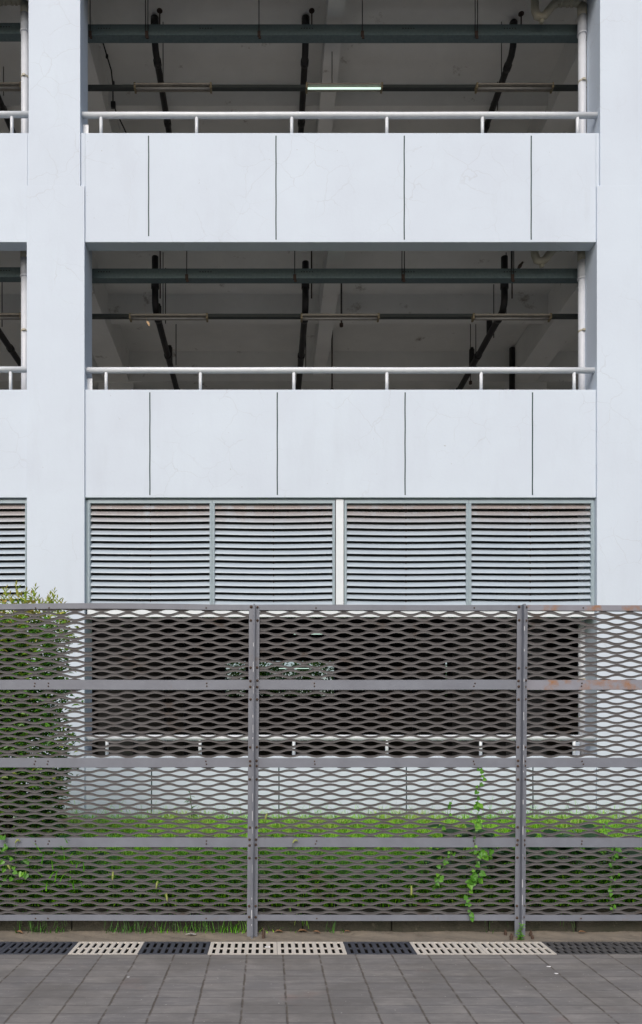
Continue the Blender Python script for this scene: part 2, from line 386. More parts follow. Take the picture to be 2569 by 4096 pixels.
# louvred windows
YLV = D+.07
zl_t = H(548); zl_b = WZ(1437, YLV)
def louvre(x0, x1, sag):
    fr = MB(); f = .035
    fr.box(x0, x1, YLV, YLV+.06, zl_t-.055, zl_t-.003); fr.box(x0, x0+f, YLV, YLV+.06, zl_b, zl_t-.056); fr.box(x1-f, x1, YLV, YLV+.06, zl_b, zl_t-.056)
    fr.box(x0+f*.45, x0+f*.7, YLV-.012, YLV, zl_b, zl_t-.06); fr.box(x1-f*.7, x1-f*.45, YLV-.012, YLV, zl_b, zl_t-.06)
    w = fr.build('louvre_window', M['lframe'], B, bevel=.003)
    sl = MB(); pitch = .0905; n = 17; seg = 10
    a, b2 = x0+f+.001, x1-f-.001
    for i in range(n):
        zt = zl_t-.062-i*pitch; j0 = random.uniform(-.002, .002); sg = sag*random.uniform(.8, 1.25)*(.3 if i == 0 else 1)
        prof = [(YLV+.052, 0), (YLV+.050, -.006), (YLV+.012, -.052), (YLV+.008, -.068), (YLV+.010, -.0685), (YLV+.0145, -.053), (YLV+.0525, -.007), (YLV+.0545, 0)]
        vs = []
        for q in range(seg+1):
            t = q/seg; dz = -sg*math.sin(math.pi*t)+j0
            vs += [(a+(b2-a)*t, y, zt+z+dz) for y, z in prof]
        fs = []
        P = len(prof)
        for q in range(seg):
            for r_ in range(P): fs.append((q*P+r_, q*P+(r_+1) % P, (q+1)*P+(r_+1) % P, (q+1)*P+r_))
        fs.append(tuple(range(P))); fs.append(tuple(seg*P+r_ for r_ in range(P))[::-1])
        sl.add(vs, fs)
    sl.build('slats', M['louvre'], w)
    cl = MB(); xc = (a+b2)/2
    cl.box(xc-.006, xc+.006, YLV+.058, YLV+.064, zl_b, zl_t-.06)
    for i in range(n): cl.box(xc-.005, xc+.005, YLV+.036, YLV+.058, zl_t-.072-i*pitch-sag, zl_t-.05-i*pitch-sag)
    cl.build('slat_tie', M['rodrust'], w)
wx = lambda q: WX(q, YLV)
for a, b2, s in ((207, 499.5, .007), (500, 789, .011), (811, 1104, .011), (1104.5, 1398, .008)): louvre(wx(a), wx(b2), s)
louvre(wx(63)-1.75, wx(63)+.01, .006); louvre(wx(63)-3.6, wx(63)-1.76, .01)
onebox('window_sill_rail', M['rustspeck'], B, wx(206.6), wx(1398.4), YLV-.02, YLV+.06, WZ(1453, YLV), WZ(1436, YLV)-.0005)
onebox('window_sill_rail', M['rustspeck'], B, -10.2, XL0-.001, YLV-.02, YLV+.06, WZ(1453, YLV), WZ(1436, YLV)-.0005)
onebox('window_post', M['rustspeck'], B, wx(791), wx(809), YLV-.008, YLV+.07, WZ(1436, YLV), zl_t-.004)
onebox('window_jamb', M['lframe'], B, XL1+.001, wx(206.5), YLV+.01, YLV+.07, WZ(1436, YLV), zl_t-.004)
onebox('window_jamb', M['lframe'], B, wx(1398.5), XR0-.001, YLV+.01, YLV+.07, WZ(1452, YLV), zl_t-.004)
onebox('wall_box', M['plaster'], B, WX(1353, 11.05), WX(1362, 11.05), 11.0, 11.1, H(-60), H(-28))

# ------------------------------------------------------------------ railings
def railing(x0, x1, zc, posts, ztop, lab, yr=YP+.075):
    r = thing('handrail', ((x0+x1)/2, yr, ztop), lab, 'railing', 'white pipe handrails on the parapets')
    m = MB(); n = 8
    m.tube([(x0+(x1-x0)*i/n, yr, zc+.002*math.sin(i*2.2)) for i in range(n+1)], .041, 16); m.build('top_rail', M['rail'], r, smooth=True)
    for q in posts:
        m = MB(); m.tube([(q, yr, ztop-.002), (q, yr, zc-.01)], .0235, 12); m.tube([(q, yr, ztop), (q, yr, ztop+.004)], .034, 12)
        m.build('post', M['rail'], r, smooth=True)
    return r
yr = YP+.075
rows = [(872, (250, 472, 692, 911, 1133, 1352), 1, 25, 'middle storey'), (271.5, (238, 463, 687, 911, 1136, 1360), 2, 28, 'top storey'), (1737, (252, 471, 692, 911, 1132, 1352), 0, 26, 'ground storey')]
for ry, ps, k, lp, nm in rows:
    zc = WZ(ry, yr); zt = par[k][1]
    a = XL1+.0 if k < 2 else XL1-.055; b2 = XR0-.0 if k < 2 else XR0+.04
    tail = {1: 'handrail above the lower white wall of the main opening, halfway up the photo', 2: 'rust flecked white handrail across the highest main opening', 0: 'white handrail seen through the metal mesh fence'}[k]
    railing(a, b2, zc, [WX(q, yr) for q in ps], zt, tail)
    if k:
        railing(-10.2, XL0+(.02 if k == 2 else 0), zc+.012, [WX(lp, yr)-1.31*q for q in range(5)], zt,
            'short visible end of handrail left of the column, '+('upper opening' if k == 2 else 'lower opening'))
        onebox('end_plate', M['rail'], [o for o in bpy.data.objects if o.name.startswith('handrail')][-2], a+.0, a+.075, yr+.045, yr+.06, zt, zt+.21)

# ------------------------------------------------------------------ services inside
def tray(x0, x1, y, z, h, d, mat, rods, ztopc, lab, name='cable_tray', grp='metal trays under the ceilings', rodpairs=(), drop=.05):
    t = thing(name, ((x0+x1)/2, y, z), lab, 'cable tray', grp)
    m = MB(); m.box(x0, x1, y, y+.003, z-h/2, z+h/2); m.box(x0, x1, y+.003, y+d, z+h/2-.003, z+h/2); m.box(x0, x1, y+.003, y+d, z-h/2, z-h/2+.003)
    m.box(x0, x1, y-.012, y-.001, z-h/2, z-h/2+h*.24)
    m.build('channel', mat, t)
    if h > .1:
        xq = x0+.15; hm = MB()
        for q in range(6):
            xx = x0+.2+q*1.5
            if xx+.3 > x1: break
            for w in range(5): hm.box(xx+w*.04, xx+w*.04+.018, y-.002, y, z+.02, z+.032)
        if hm.v: hm.build('slot_holes', M['black_pipe'], t)
    for q in rods:
        m = MB(); dx = (0,) if q not in rodpairs else (-.018, .018)
        for e in dx: m.tube([(q+e, y-.02, ztopc), (q+e, y-.02, z-h/2-drop)], .007, 8)
        m.build('hanger_rod', M['black_pipe'], t)
        if h > .1:
            m = MB(); m.box(q-.022, q+.022, y-.035, y-.013, z-h/2-.03, z-h/2+.045); m.box(q-.008, q+.03, y-.03, y-.014, z-h/2-.06, z-h/2-.03)
            m.build('clamp', M['rodrust'], t)
    return t
YT = 11.3; YT2 = 11.9
xr = lambda q, y: WX(q, y)
A_, B_ = XL1-.12, XR0-.02
tray(WX(199, YT), WX(1387, YT), YT, WZ(70.5, YT), .17, .12, M['galv'], [xr(q, YT) for q in (213, 346, 610, 853, 1121)], storeys[2][0], 'wide galvanised tray running across the top of the highest opening', rodpairs=(xr(1121, YT), xr(346, YT)))
tray(WX(199, YT), WX(1372, YT), YT, WZ(644, YT), .15, .12, M['galv'], [xr(q, YT) for q in (440, 694, 949, 1206)], storeys[1][0], 'wide galvanised tray across the lower opening with a bird perched on it', rodpairs=(xr(949, YT), xr(1206, YT)))
tray(-10.2, WX(60, YT), YT, WZ(67, YT), .17, .12, M['galv'], [-6.5, -8], storeys[2][0], 'wide galvanised tray left of the column in the upper opening')
tray(-10.2, WX(60, YT), YT, WZ(641, YT), .15, .12, M['galv'], [-6.5, -8], storeys[1][0], 'wide galvanised tray left of the column in the lower opening')
def lamp(x0, x1, y, z, lit, lab, proto={}):
    t = thing('ceiling_lamp', ((x0+x1)/2, y, z), lab, 'lamp', 'fluorescent tube lamps hung under the thin trays')
    L = x1-x0
    m = MB(); m.box(x0+.02, x1-.02, y-.05, y+.05, z+.012, z+.045); m.box(x0+.02, x1-.02, y-.075, y-.05, z+.004, z+.018); m.box(x0+.02, x1-.02, y+.05, y+.075, z+.004, z+.018); m.build('housing', M['lamp_metal'], t, bevel=.003)
    m = MB(); m.tube([(x0+.03, y-.02, z-.016), (x1-.03, y-.02, z-.016)], .014, 10); m.build('tube', M['tube_lit'] if lit else M['tube_off'], t, smooth=True)
    for q in (x0, x1):
        s_ = .03 if q == x0 else -.03
        m = MB(); m.box(min(q, q+s_), max(q, q+s_), y-.06, y+.06, z-.035, z+.05); m.build('end_cap', M['lamp_cap'], t, bevel=.004)
    return t
for k, (yt, yl, xs_, rods, zc) in enumerate((
    (741, 749, ((305, 490), (708, 893), (1112, 1297)), (384, 805, 1192), storeys[1][0]),
    (200.5, 208, ((316, 499), (720, 901), (1120, 1302)), (384, 782, 1181), storeys[2][0]))):
    nm = ('lower', 'upper')[k]
    tray(WX(195, YT2), WX(1382 if k else 1372, YT2), YT2+.02, WZ(yt, YT2), .055, .06, M['tray_dark'], [xr(q, YT2) for q in rods], zc,
         'thin dark tray carrying the tube lamps in the %s main opening' % nm, 'lamp_tray', 'thin dark lamp trays', drop=-.03)
    tray(-10.2, WX(62, YT2), YT2+.02, WZ(yt-2, YT2), .055, .06, M['tray_dark'], [-6.2, -9], zc,
         'thin dark tray left of the column in the %s opening' % nm, 'lamp_tray', 'thin dark lamp trays', drop=-.03)
    labs = [('unlit tube lamp at the left of the lower opening above the pale hanging leaf', 'unlit tube lamp in the middle of the lower opening', 'unlit tube lamp at the right of the lower opening beside the sloping black pipe'),
            ('unlit tube lamp at the left of the upper opening', 'glowing greenish white tube lamp in the upper opening', 'unlit tube lamp at the right of the upper opening')][k]
    for j, (a, b2) in enumerate(xs_): lamp(WX(a, YT2-.03), WX(b2, YT2-.03), YT2-.03, WZ(yl, YT2-.03), k == 1 and j == 1, labs[j])
    lamp(WX(-130, YT2-.03), WX(53, YT2-.03), YT2-.03, WZ(yl-1.5, YT2-.03), False, 'unlit tube lamp cut off at the left edge of the photo, %s opening' % nm)
lamp(WX(690, 26), WX(770, 26), 26, WZ(1492, 26), True, 'small far lit tube lamp seen through the upper fence mesh')
lamp(WX(655, 28.5), WX(730, 28.5), 28.5, WZ(1573, 28.5), True, 'farthest lit tube lamp, seen through the mesh just above the second fence rail')
lamp(WX(1040, 25), WX(1060, 25), 25, WZ(1568, 25), True, 'tiny lit lamp far inside, right of the middle of the fence')

def drainpipe(X, zc, hpipe, ytop, stubs, lab, yend=17.5, ps=None, ceil=None):
    t = thing('black_drainpipe', (X, ytop, hpipe), lab, 'pipe', 'black drainpipes slung under the ceilings')
    m = MB(); r = .052
    pts = [(X, ytop, zc), (X, ytop, hpipe+.14), (X, ytop+.02, hpipe+.07), (X, ytop+.10, hpipe), (X, ytop+.3, hpipe-.005), (X, yend, hpipe-.03)]
    m.tube(pts, r, 14); m.build('pipe', M['black_pipe'], t, smooth=True)
    for y in (ytop+.30, ytop+1.5, ytop+2.9):
        m = MB(); m.tube([(X, y-.045, hpipe-.006), (X, y+.045, hpipe-.006)], r*1.22, 14); m.build('joint_sleeve', M['black_pipe'], t, smooth=True)
    m = MB(); m.tube([(X, ytop, hpipe+.30), (X, ytop, hpipe+.42)], r*1.2, 14); m.build('joint_sleeve', M['black_pipe'], t, smooth=True)
    # ceiling plate, clean-out knob
    m = MB(); m.tube([(X+.09, ytop-.09, ceil), (X+.09, ytop-.09, hpipe+.1)], .011, 8); m.tube([(X+.09, ytop-.09, ceil-.008), (X+.09, ytop-.09, ceil)], .045, 10); m.build('hanger', M['rodrust'], t, smooth=False)
    for y, top in stubs:
        m = MB(); m.tube([(X+.0, y, hpipe), (X, y, top)], r*.95, 14); m.tube([(X, y, top), (X, y, top+.025)], .018, 8); m.tube([(X, y, top+.025), (X, y, top+.034)], .035, 8)
        m.build('cleanout', M['black_pipe'], t)
        m = MB(); m.tube([(X+.10, y+.1, ceil), (X+.10, y+.1, hpipe)], .008, 8); m.build('hanger', M['black_pipe'], t)
    return t
hm = EYE+6.55; ht = EYE+10.6
c1, c2 = storeys[1][0], storeys[2][0]
drainpipe(-1.755, c1-.1, hm, 11.85, ((13.6, hm+.26), (12.2, hm+.22)), 'left black drainpipe sloping away in the lower main opening', ceil=c1)
drainpipe(.575, c1-.18, hm, 11.85, ((13.7, hm+.1),), 'middle black drainpipe in the lower main opening', ceil=c1)
drainpipe(3.66, c1-.1, hm, 11.85, ((12.65, hm+.30), (13.75, hm+.30)), 'right black drainpipe bending back in the lower main opening under the bird', ceil=c1)
drainpipe(-4.42, c1-.1, hm, 11.6, ((12.3, hm+.3),), 'black drainpipe left of the column in the lower opening', ceil=c1)
drainpipe(-1.755, c2-.04, ht-.02, 11.8, ((14.6, ht-.3),), 'left black drainpipe in the upper main opening', ceil=c2, yend=15.5)
drainpipe(.575, c2-.04, ht-.02, 11.8, (), 'middle black drainpipe in the upper main opening beside the lit lamp', ceil=c2)
drainpipe(3.80, c2-.04, ht-.05, 11.85, ((12.9, ht-.02),), 'right black drainpipe bending back in the upper main opening', ceil=c2)
drainpipe(-4.5, c2-.04, ht-.05, 11.5, ((12.6, ht+.1),), 'black drainpipe left of the column in the upper opening', ceil=c2)
t = thing('black_riser', (5.1, 14.8, 4), 'black vertical pipe before the far right inner column', 'pipe')
m = MB(); m.tube([(4.72, 14.8, floors[1]), (4.72, 14.8, EYE+7.4)], .055, 14); m.build('pipe', M['black_pipe'], t, smooth=True)
m = MB(); m.tube([(4.72, 14.8, EYE+6.5), (4.72, 14.8, EYE+6.6)], .066, 14); m.build('joint_sleeve', M['black_pipe'], t, smooth=True)
for q, y, za, zb, lab in ((782, 14.2, c1, EYE+6.3, 'short brown steel drop rod behind the thin tray in the lower opening'), (1108, 13.9, c1, EYE+6.3, 'thin rod left of the right sloping pipe in the lower opening'), (804, 12.3, c1-.05, EYE+6.5, 'brown drop rod above the middle unlit lamp in the lower opening')):
    m = MB(); X = WX(q, y); m.tube([(X, y, za), (X, y, zb)], .014 if 'brown' in lab else .007, 8)
    m.tube([(X, y, zb), (X, y, zb+.05)], .03, 8)
    tag(m.build('drop_rod', M['rodrust'], None), lab, 'rod', 'steel drop rods')
# black flexible cable on the left beam, top storey
m = MB(); yv = 11.75
pp = [(215, -20), (222, 12), (233, 50), (241, 95), (252, 132), (262, 165), (266, 200), (266, 240), (273, 262), (284, 285), (297, 312), (310, 350)]
m.tube([(WX(a, yv+.004*b), yv+.004*b, WZ(b, yv+.004*b)) for a, b in pp], .012, 8)
for a, b in ((252, 132), (267, 195)): m.tube([(WX(a, yv+.004*b), yv+.004*b, WZ(b-3, yv+.004*b)), (WX(a, yv+.004*b), yv+.004*b, WZ(b+4, yv+.004*b))], .022, 8)
cb = m.build('power_cable', M['black_pipe'], None, smooth=True); tag(cb, 'black cable winding down the left beam of the upper opening', 'cable')
m = MB(); yy = yv+.96; m.box(WX(262, yy), WX(273, yy), yy-.05, yy, WZ(257, yy), WZ(243, yy)); o = m.build('junction_box', M['black_pipe'], cb, bevel=.006)

def downpipe(X, y, z0, z1, clampz, lab, trap=True):
    t = thing('white_downpipe', (X, y, z0), lab, 'downpipe', 'white plastic downpipes beside the columns')
    m = MB(); m.tube([(X, y, z0), (X, y, z1-.2)], .056, 20); m.build('pipe', M['white_pipe'], t, smooth=True)
    m = MB(); m.tube([(X, y, z1-.32), (X, y, z1-.05)], .064, 20); m.tube([(X, y, z1-.33), (X, y, z1-.31)], .07, 20); m.build('coupler', M['white_pipe'], t, smooth=True)
    for c in clampz:
        m = MB(); m.tube([(X, y, c-.012), (X, y, c+.012)], .061, 20); m.box(X+.055, X+.10, y-.008, y+.008, c-.01, c+.01); m.box(X-.02, X+.02, y-.075, y-.058, c-.014, c+.014); m.build('clamp', M['cream_pipe'], t)
    if trap:
        m = MB(); r = .056
        m.tube([(X, y, z1-.06), (X, y, z1+.10)], .066, 18)
        m.tube([(X, y, z1+.13), (X-.10, y, z1+.16), (X-.34, y, z1+.16)], r, 18)
        for e in (-.14, -.2, -.3): m.tube([(X+e-.015, y, z1+.16), (X+e+.015, y, z1+.16)], r*1.15, 18)
        pts = [(X-.33, y, z1+.16), (X-.42, y, z1+.12), (X-.50, y, z1+.02), (X-.54, y, z1-.03), (X-.60, y, z1-.06), (X-.66, y, z1-.04), (X-.69, y, z1+.04), (X-.69, y, z1+.36)]
        m.tube(pts, r, 18); m.tube([(X-.59, y, z1-.11), (X-.59, y, z1-.14)], .034, 12)
        m.tube([(X-.59, y, z1-.05), (X-.59, y, z1-.115)], .026, 12)
        m.build('trap', M['cream_pipe'], t, smooth=True)
    return t
YD = 11.16
Xd = WX(1371, YD)
downpipe(Xd, YD, H(805)-1, WZ(606, YD), (WZ(781, YD),), 'white downpipe with curved trap at the right of the lower opening')
downpipe(Xd, YD, H(1411)-1, WZ(30, YD), (WZ(194, YD),), 'white downpipe with curved trap at the right of the upper opening')
downpipe(Xd, YD, .3, H(550), (WZ(1600, YD),), 'white downpipe behind the fence mesh at the right column', False)
Xe = WX(59, YD)
downpipe(Xe, YD, H(805)-1, WZ(600, YD), (WZ(781, YD),), 'white downpipe mostly hidden at left of the left column, lower opening')
downpipe(Xe, YD, H(1411)-1, WZ(25, YD), (WZ(184, YD),), 'white downpipe mostly hidden at left of the left column, upper opening')

# ------------------------------------------------------------------ bird, hanging leaf
def ringbody(m, rings, n=12):
    vs = []; fs = []
    for (x, y, z, rx, rz, tx, tz) in rings:
        for k in range(n):
            a = 2*math.pi*k/n; c, s = math.cos(a), math.sin(a)
            vs.append((x+tx*s*rz, y+c*rx, z+tz*s*rz))
    for i in range(len(rings)-1):
        for k in range(n): fs.append((i*n+k, i*n+(k+1) % n, (i+1)*n+(k+1) % n, (i+1)*n+k))
    fs.append(tuple(range(n))[::-1]); fs.append(tuple((len(rings)-1)*n+k for k in range(n)))
    m.add(vs, fs)
by = YT+.05; bx = WX(1223, by); bz = WZ(644, YT)+.077
bird = thing('bird', (bx, by, bz), 'small brown bird perched on the galvanised tray of the lower opening', 'bird')
m = MB(); dx, dz = .58, .81      # body axis
ax = [( -.085, .006, .002), (-.06, .010, .006), (-.035, .014, .012), (-.012, .022, .022), (.012, .027, .027), (.035, .025, .025), (.052, .018, .018), (.064, .0165, .017), (.078, .017, .017), (.090, .012, .012), (.096, .004, .004)]
ringbody(m, [(bx+a*dx, by, bz+.052+a*dz, r1, r2, -dz, dx) for a, r1, r2 in ax]); m.build('body', M['bird'], bird, smooth=True)
m = MB(); hx, hz = bx+.088*dx, bz+.052+.086*dz; m.tube([(hx+.008, by, hz), (hx+.030, by, hz+.004)], [.005, .0008], 8); m.build('beak', M['beak'], bird)
for s_ in (-1, 1):
    m = MB(); m.tube([(bx+.004, by+s_*.01, bz+.03), (bx+.006, by+s_*.01, bz)], .0016, 6); m.tube([(bx-.006, by+s_*.01, bz+.001), (bx+.018, by+s_*.01, bz+.001)], .0016, 6); m.build('leg', M['beak'], bird)
    m = MB(); m.leaf((bx+.035*dx, by+s_*.024, bz+.052+.035*dz), (-dx, 0, -dz), (0, s_, 0), .10, .034, curl=.0); m.build('wing', M['bird'], bird)
yq = 11.6; lx, lz = WX(345, yq), WZ(755, yq)
m = MB(); m.leaf((lx, yq, lz), (.5, .1, -.85), (.2, -.9, .2), .092, .045, curl=.1)
m.tube([(lx, yq, lz), (lx-.03, yq, lz+.25)], .0008, 4)
t = m.build('hanging_leaf', M['paleleaf'], None); tag(t, 'pale dry leaf hanging under the left unlit lamp', 'leaf')

# ------------------------------------------------------------------ fence
YF = 5.93
fx = lambda q: WX(q, YF); fz = lambda q: WZ(q, YF)
FN = thing('metal_fence', (fx(1229), YF, 0), 'tall grey metal fence of expanded mesh panels between bolted posts', 'fence')
rails = [(1424, 1437), (1601, 1624), (1784.5, 1807), (1972, 1994.5), (2153.5, 2167.5)]
posts_px = [(599, 594), (1229, 1223), (-34, -38), (1861, 1856), (2492, 2487), (-666, -670)]
bm_ = MB(); bm_.tube([(0,0,0),(0,-.004,0)], .0125, 6); bm_.tube([(0,-.004,0),(0,-.010,0),(0,-.013,0)], [.009, .008, .003], 8)
bolt0 = None
def put_bolt(x, y, z, parent, sc=1):
    global bolt0
    L = parent_loc(parent)
    if bolt0 is None:
        bolt0 = bm_.build('bolt', M['bolt'], parent, loc=(x-L[0], y-L[1], z-L[2]), local=True); return
    o = bolt0.copy(); COL.objects.link(o); o.parent = parent; o.location = (x-L[0], y-L[1], z-L[2]); o.rotation_euler = (0, random.uniform(0, 1), 0); o.scale = (sc, sc, sc)
bolt_y = [1430, 1462, 1573, 1603.5, 1617, 1647, 1760, 1792, 1803, 1835, 1947, 1977, 1989, 2019, 2132, 2159]
for i, (a, b2) in enumerate(posts_px):
    xt, xb = fx(a), fx(b2); m = MB()
    z1 = fz(1425.5); z0 = .004
    m.lean(xb, xt, .041, YF-.016, YF-.010, z0, z1)
    m.lean(xb-.0035, xt-.0035, .003, YF-.075, YF-.0165, z0-.002, z1+.002)
    m.lean(xb+.0035, xt+.0035, .003, YF-.075, YF-.0165, z0, z1+.001)
    po = m.build('post', M['fence'], FN, bevel=.0012)
    w = MB(); zz = z0+.1    # chipped paint along the flange edge
    while zz < z1-.1:
        L_ = random.uniform(.01, .08); f = (zz-z0)/(z1-z0)
        w.box(xb+(xt-xb)*f-.005+random.uniform(-.002, .002), xb+(xt-xb)*f-.001, YF-.0757, YF-.0752, zz, zz+L_); zz += L_+random.uniform(.03, .25)
    w.build('paint_chips', M['chip'], po)
    if i < 2:
        for by_ in bolt_y:
            f = (fz(by_)-z0)/(z1-z0); xc = xb+(xt-xb)*f
            for s_ in (-1, 1): put_bolt(xc+s_*.026+random.uniform(-.002, .002), YF-.0165, fz(by_)+random.uniform(-.003, .003), po, .85)
pan = [(-33, 597, -3.0, 0, 'left'), (601, 1227, 0, 1, 'mid'), (1231, 1860, 1, 1.5, 'right'), (1862, 2490, 0, 0, 'r2'), (-664, -36, 0, 0, 'l2')]
pitchL = .2075; S = .0742
def strand_panel(x0, x1, z0, z1, ph):
    m = MB(); n_row = int((z1-z0)/(S/2))+2; seg = 16
    dzs = .0190; dys = -.006; th = .024; a = (S/2-dzs-.0005)/2
    n = int((x1-x0)/pitchL*seg)+1
    jit = random.uniform(0, 10)
    for j in range(n_row):
        zc0 = z1-.004-j*S/2; sgn = 1 if j % 2 == 0 else -1
        if zc0 < z0-.012: break
        vs = []
        for i in range(n+1):
            x = x0+(x1-x0)*i/n
            c = math.cos(2*math.pi*(x-ph)/pitchL)*sgn
            w = math.copysign(abs(c)**.85, c)
            zc = zc0+a*w*(1+.10*math.sin(x*2.3+j*1.9+jit))+.0014*math.sin(x*3.1+j*.35+jit)+.0008*math.sin(x*17+j*2.1); yc = YF+.004+dys*.5*w+.003*math.sin(x*1.7+jit)
            tl = 1+.18*abs(w)
            # slanted strip: upper edge away from the viewer, slightly curled
            hz = dzs/2; hy = dys/2
            vs += [(x, yc-hy, zc-hz), (x, yc-hy*.0+.0016, zc), (x, yc+hy-.0008, zc+hz), (x, yc+hy+th, zc+hz-.0015), (x, yc+th+.001, zc), (x, yc-hy+th*.95, zc-hz+.0025)]
        P = 6; fs = []
        for i in range(n):
            for r_ in range(P): fs.append((i*P+r_, (i+1)*P+r_, (i+1)*P+(r_+1) % P, i*P+(r_+1) % P))
        fs.append(tuple(range(P))); fs.append(tuple(n*P+r_ for r_ in range(P))[::-1])
        m.add(vs, fs)
    return m
for (a, b2, tl, tr, nm) in pan:
    vis = nm in ('left', 'mid', 'right')
    xs0, xs1 = fx(a), fx(b2)
    if nm in ('left', 'mid'): ph = fx(540*.5) if nm == 'left' else fx(652)
    else: ph = fx(1265)
    for k, (ra, rb) in enumerate(rails):
        m = MB(); za, zb = fz(ra), fz(rb)
        d0, d1 = (tl/303., tr/303.) if k == 0 else (0, 0)
        xa = xs0-(0 if nm != 'left' else 0); nseg = 12; vs = []; fs = []
        off = (.006 if nm == 'right' and k == 0 else 0)
        shp = [(YF-.0095, zb, 0), (YF-.0095, za, 1), (YF-.0045, za, 1), (YF-.0045, zb+.005, 0), (YF+.035, zb+.005, 0), (YF+.035, zb, 0)]
        for i in range(nseg+1):
            t = i/nseg; dz = -(d0+(d1-d0)*t)+.0012*math.sin(t*7+k*2+xs0)
            if nm == 'left' and k == 0: dz = .010*math.sin(math.pi*min(1, t*1.15))+.003*(1-t)
            vs += [(xs0+(xs1-xs0)*t, y, z+dz) for y, z, _ in shp]
        P = 6
        for i in range(nseg):
            for r_ in range(P): fs.append((i*P+r_, (i+1)*P+r_, (i+1)*P+(r_+1) % P, i*P+(r_+1) % P))
        fs.append(tuple(range(P))); fs.append(tuple(nseg*P+r_ for r_ in range(P))[::-1])
        m.add(vs, fs)
        ru = nm == 'right' and k in (0, 1)
        ro = m.build('rail', M['fence_rusty'] if ru else M['fence'], FN, bevel=.0)
        if ru: ro['label'] = 'rail with orange rust patches'
        if vis:
            for q in {'left': (114, 487, 83), 'mid': (743, 1115), 'right': (1370,)}[nm]:
                for e in ((.35, .65) if 0 < k < 4 else (.4,)):
                    put_bolt(fx(q)+random.uniform(-.01, .01), YF-.0105, zb+(za-zb)*e, ro, .5)
    for k in range(4):
        if not vis and k > 3: continue
        mb = strand_panel(xs0, xs1, fz(rails[k+1][0])-.01, fz(rails[k][1])+.012, ph)
        mb.build('mesh_panel', M['mesh'], FN, smooth=False)

# ------------------------------------------------------------------ drain covers
X0 = -.434
def cover(x0, mat, rows, lab, nm):
    w = .497; cut = []; y0, y1 = Y0+.002, Y1-.002
    t = MB()
    nc = 9; pitch = .0525; sw = .023
    yr_ = [y0+.018+(y1-y0-.036)*i/rows for i in range(rows+1)]
    def prism(xa, xb, ya, yb): t.box(xa, xb, ya, yb, -.007, 0.002)
    prism(x0, x0+w, y0, y0+.018); prism(x0, x0+w, y1-.018, y1)
    for r_ in range(rows):
        ya, yb = yr_[r_], yr_[r_+1]; g_ = .012
        sh = 0 if rows == 2 else (.013 if r_ % 2 else -.013)
        if r_ < rows-1: prism(x0, x0+w, yb-g_, yb)
        ye = yb-g_ if r_ < rows-1 else yb
        xcs = [x0+w/2+(i-(nc-1)/2)*pitch+sh for i in range(nc)]
        prism(x0, xcs[0]-sw/2, ya, ye)
        for i in range(nc-1): prism(xcs[i]+sw/2, xcs[i+1]-sw/2, ya, ye)
        prism(xcs[-1]+sw/2, x0+w, ya, ye)
    o = t.build('drain_cover', mat, None, loc=(x0+w/2, (y0+y1)/2, 0)); tag(o, lab, 'drain cover', 'slotted drain covers along the pavement'); 
    o.rotation_euler = (0, 0, random.uniform(-.003, .003)); o.location.z = random.uniform(-.001, .002)
    return o
seq = [(-4, 'cover_dark', 2, 'dark slotted drain cover running off the left edge'), (-3, 'cover_dark', 2, 'leftmost charcoal slotted drain cover fully in the photo'), (-2, 'cover_beige', 2, 'leftmost beige slotted drain cover, between two charcoal ones'), (-1, 'cover_dark', 2, 'charcoal slotted drain cover left of the middle, just before the left fence post'),
       (0, 'cover_beige', 2, 'beige drain cover with crumpled white paper on it, below the left fence post'), (1, 'cover_beige', 2, 'beige drain cover directly right of the one with white paper'), (2, 'cover_dark', 2, 'charcoal drain cover alone between pairs of beige covers'),
       (3, 'cover_beige', 2, 'beige drain cover directly right of the lone middle charcoal cover'), (4, 'cover_beige', 2, 'rightmost beige drain cover, below the right fence post'), (5, 'cover_worn', 3, 'worn dark cover with three rows of slots beside the rightmost beige one'), (6, 'cover_worn', 3, 'worn dark three-row cover cut by the right edge of the photo')]
for k, mt, r_, lab in seq: cover(X0+.5*k, M[mt], r_, lab, '')

# small things lying about
def rod(x, y, h, r, tilt, lab):
    m = MB(); m.tube([(0,0,-.01), (tilt*h, 0, h*.6)], r, 10); m.tube([(tilt*h, 0, h*.6), (tilt*h*1.3, 0, h)], r*.72, 10); m.tube([(tilt*h*.5,0,h*.28),(tilt*h*.6,0,h*.42)], r*1.35, 6)
    o = m.build('anchor_bolt', M['bolt'], None, loc=(x, y, .012), local=True); tag(o, lab, 'bolt', 'rusty anchor bolts on the concrete strip')
rod(WX(620, 5.86), 5.86, .07, .011, .05, 'tall rusty anchor bolt standing right of the left fence post')
rod(WX(1190.5, 5.95), 5.95, .035, .011, .0, 'rusty stub just left of the right fence post, farther one')
rod(WX(1203, 5.85), 5.84, .035, .012, .05, 'rusty stub left of the right fence post, nearer the drain covers')
rod(WX(1248, 5.95), 5.93, .035, .011, .0, 'rusty stub just right of the right fence post, farther one')
rod(WX(1254, 5.85), 5.85, .02, .011, .0, 'short rusty stub right of the right fence post, nearer one')
def scrap(name, px_, y, size, mat, lab, cat, z=.006, fl=.4):
    m = MB(); X = WX(px_, y); n = 9; vs = [(0,0,size*fl*.6)]
    for i in range(n):
        a = 2*math.pi*i/n; r = size*random.uniform(.55, 1.1); vs.append((math.cos(a)*r, math.sin(a)*r*.6, size*random.uniform(0, fl)))
    top = [(0, i, i % n+1) for i in range(1, n+1)]
    vs2 = vs+[(a, b, c-.0015) for a, b, c in vs]
    m.add(vs2, top+[tuple(q+n+1 for q in f[::-1]) for f in top]+[(i, i+n+1, i % n+1+n+1, i % n+1) for i in range(1, n+1)])
    o = m.build(name, mat, None, loc=(X, y, z), local=True); tag(o, lab, cat)
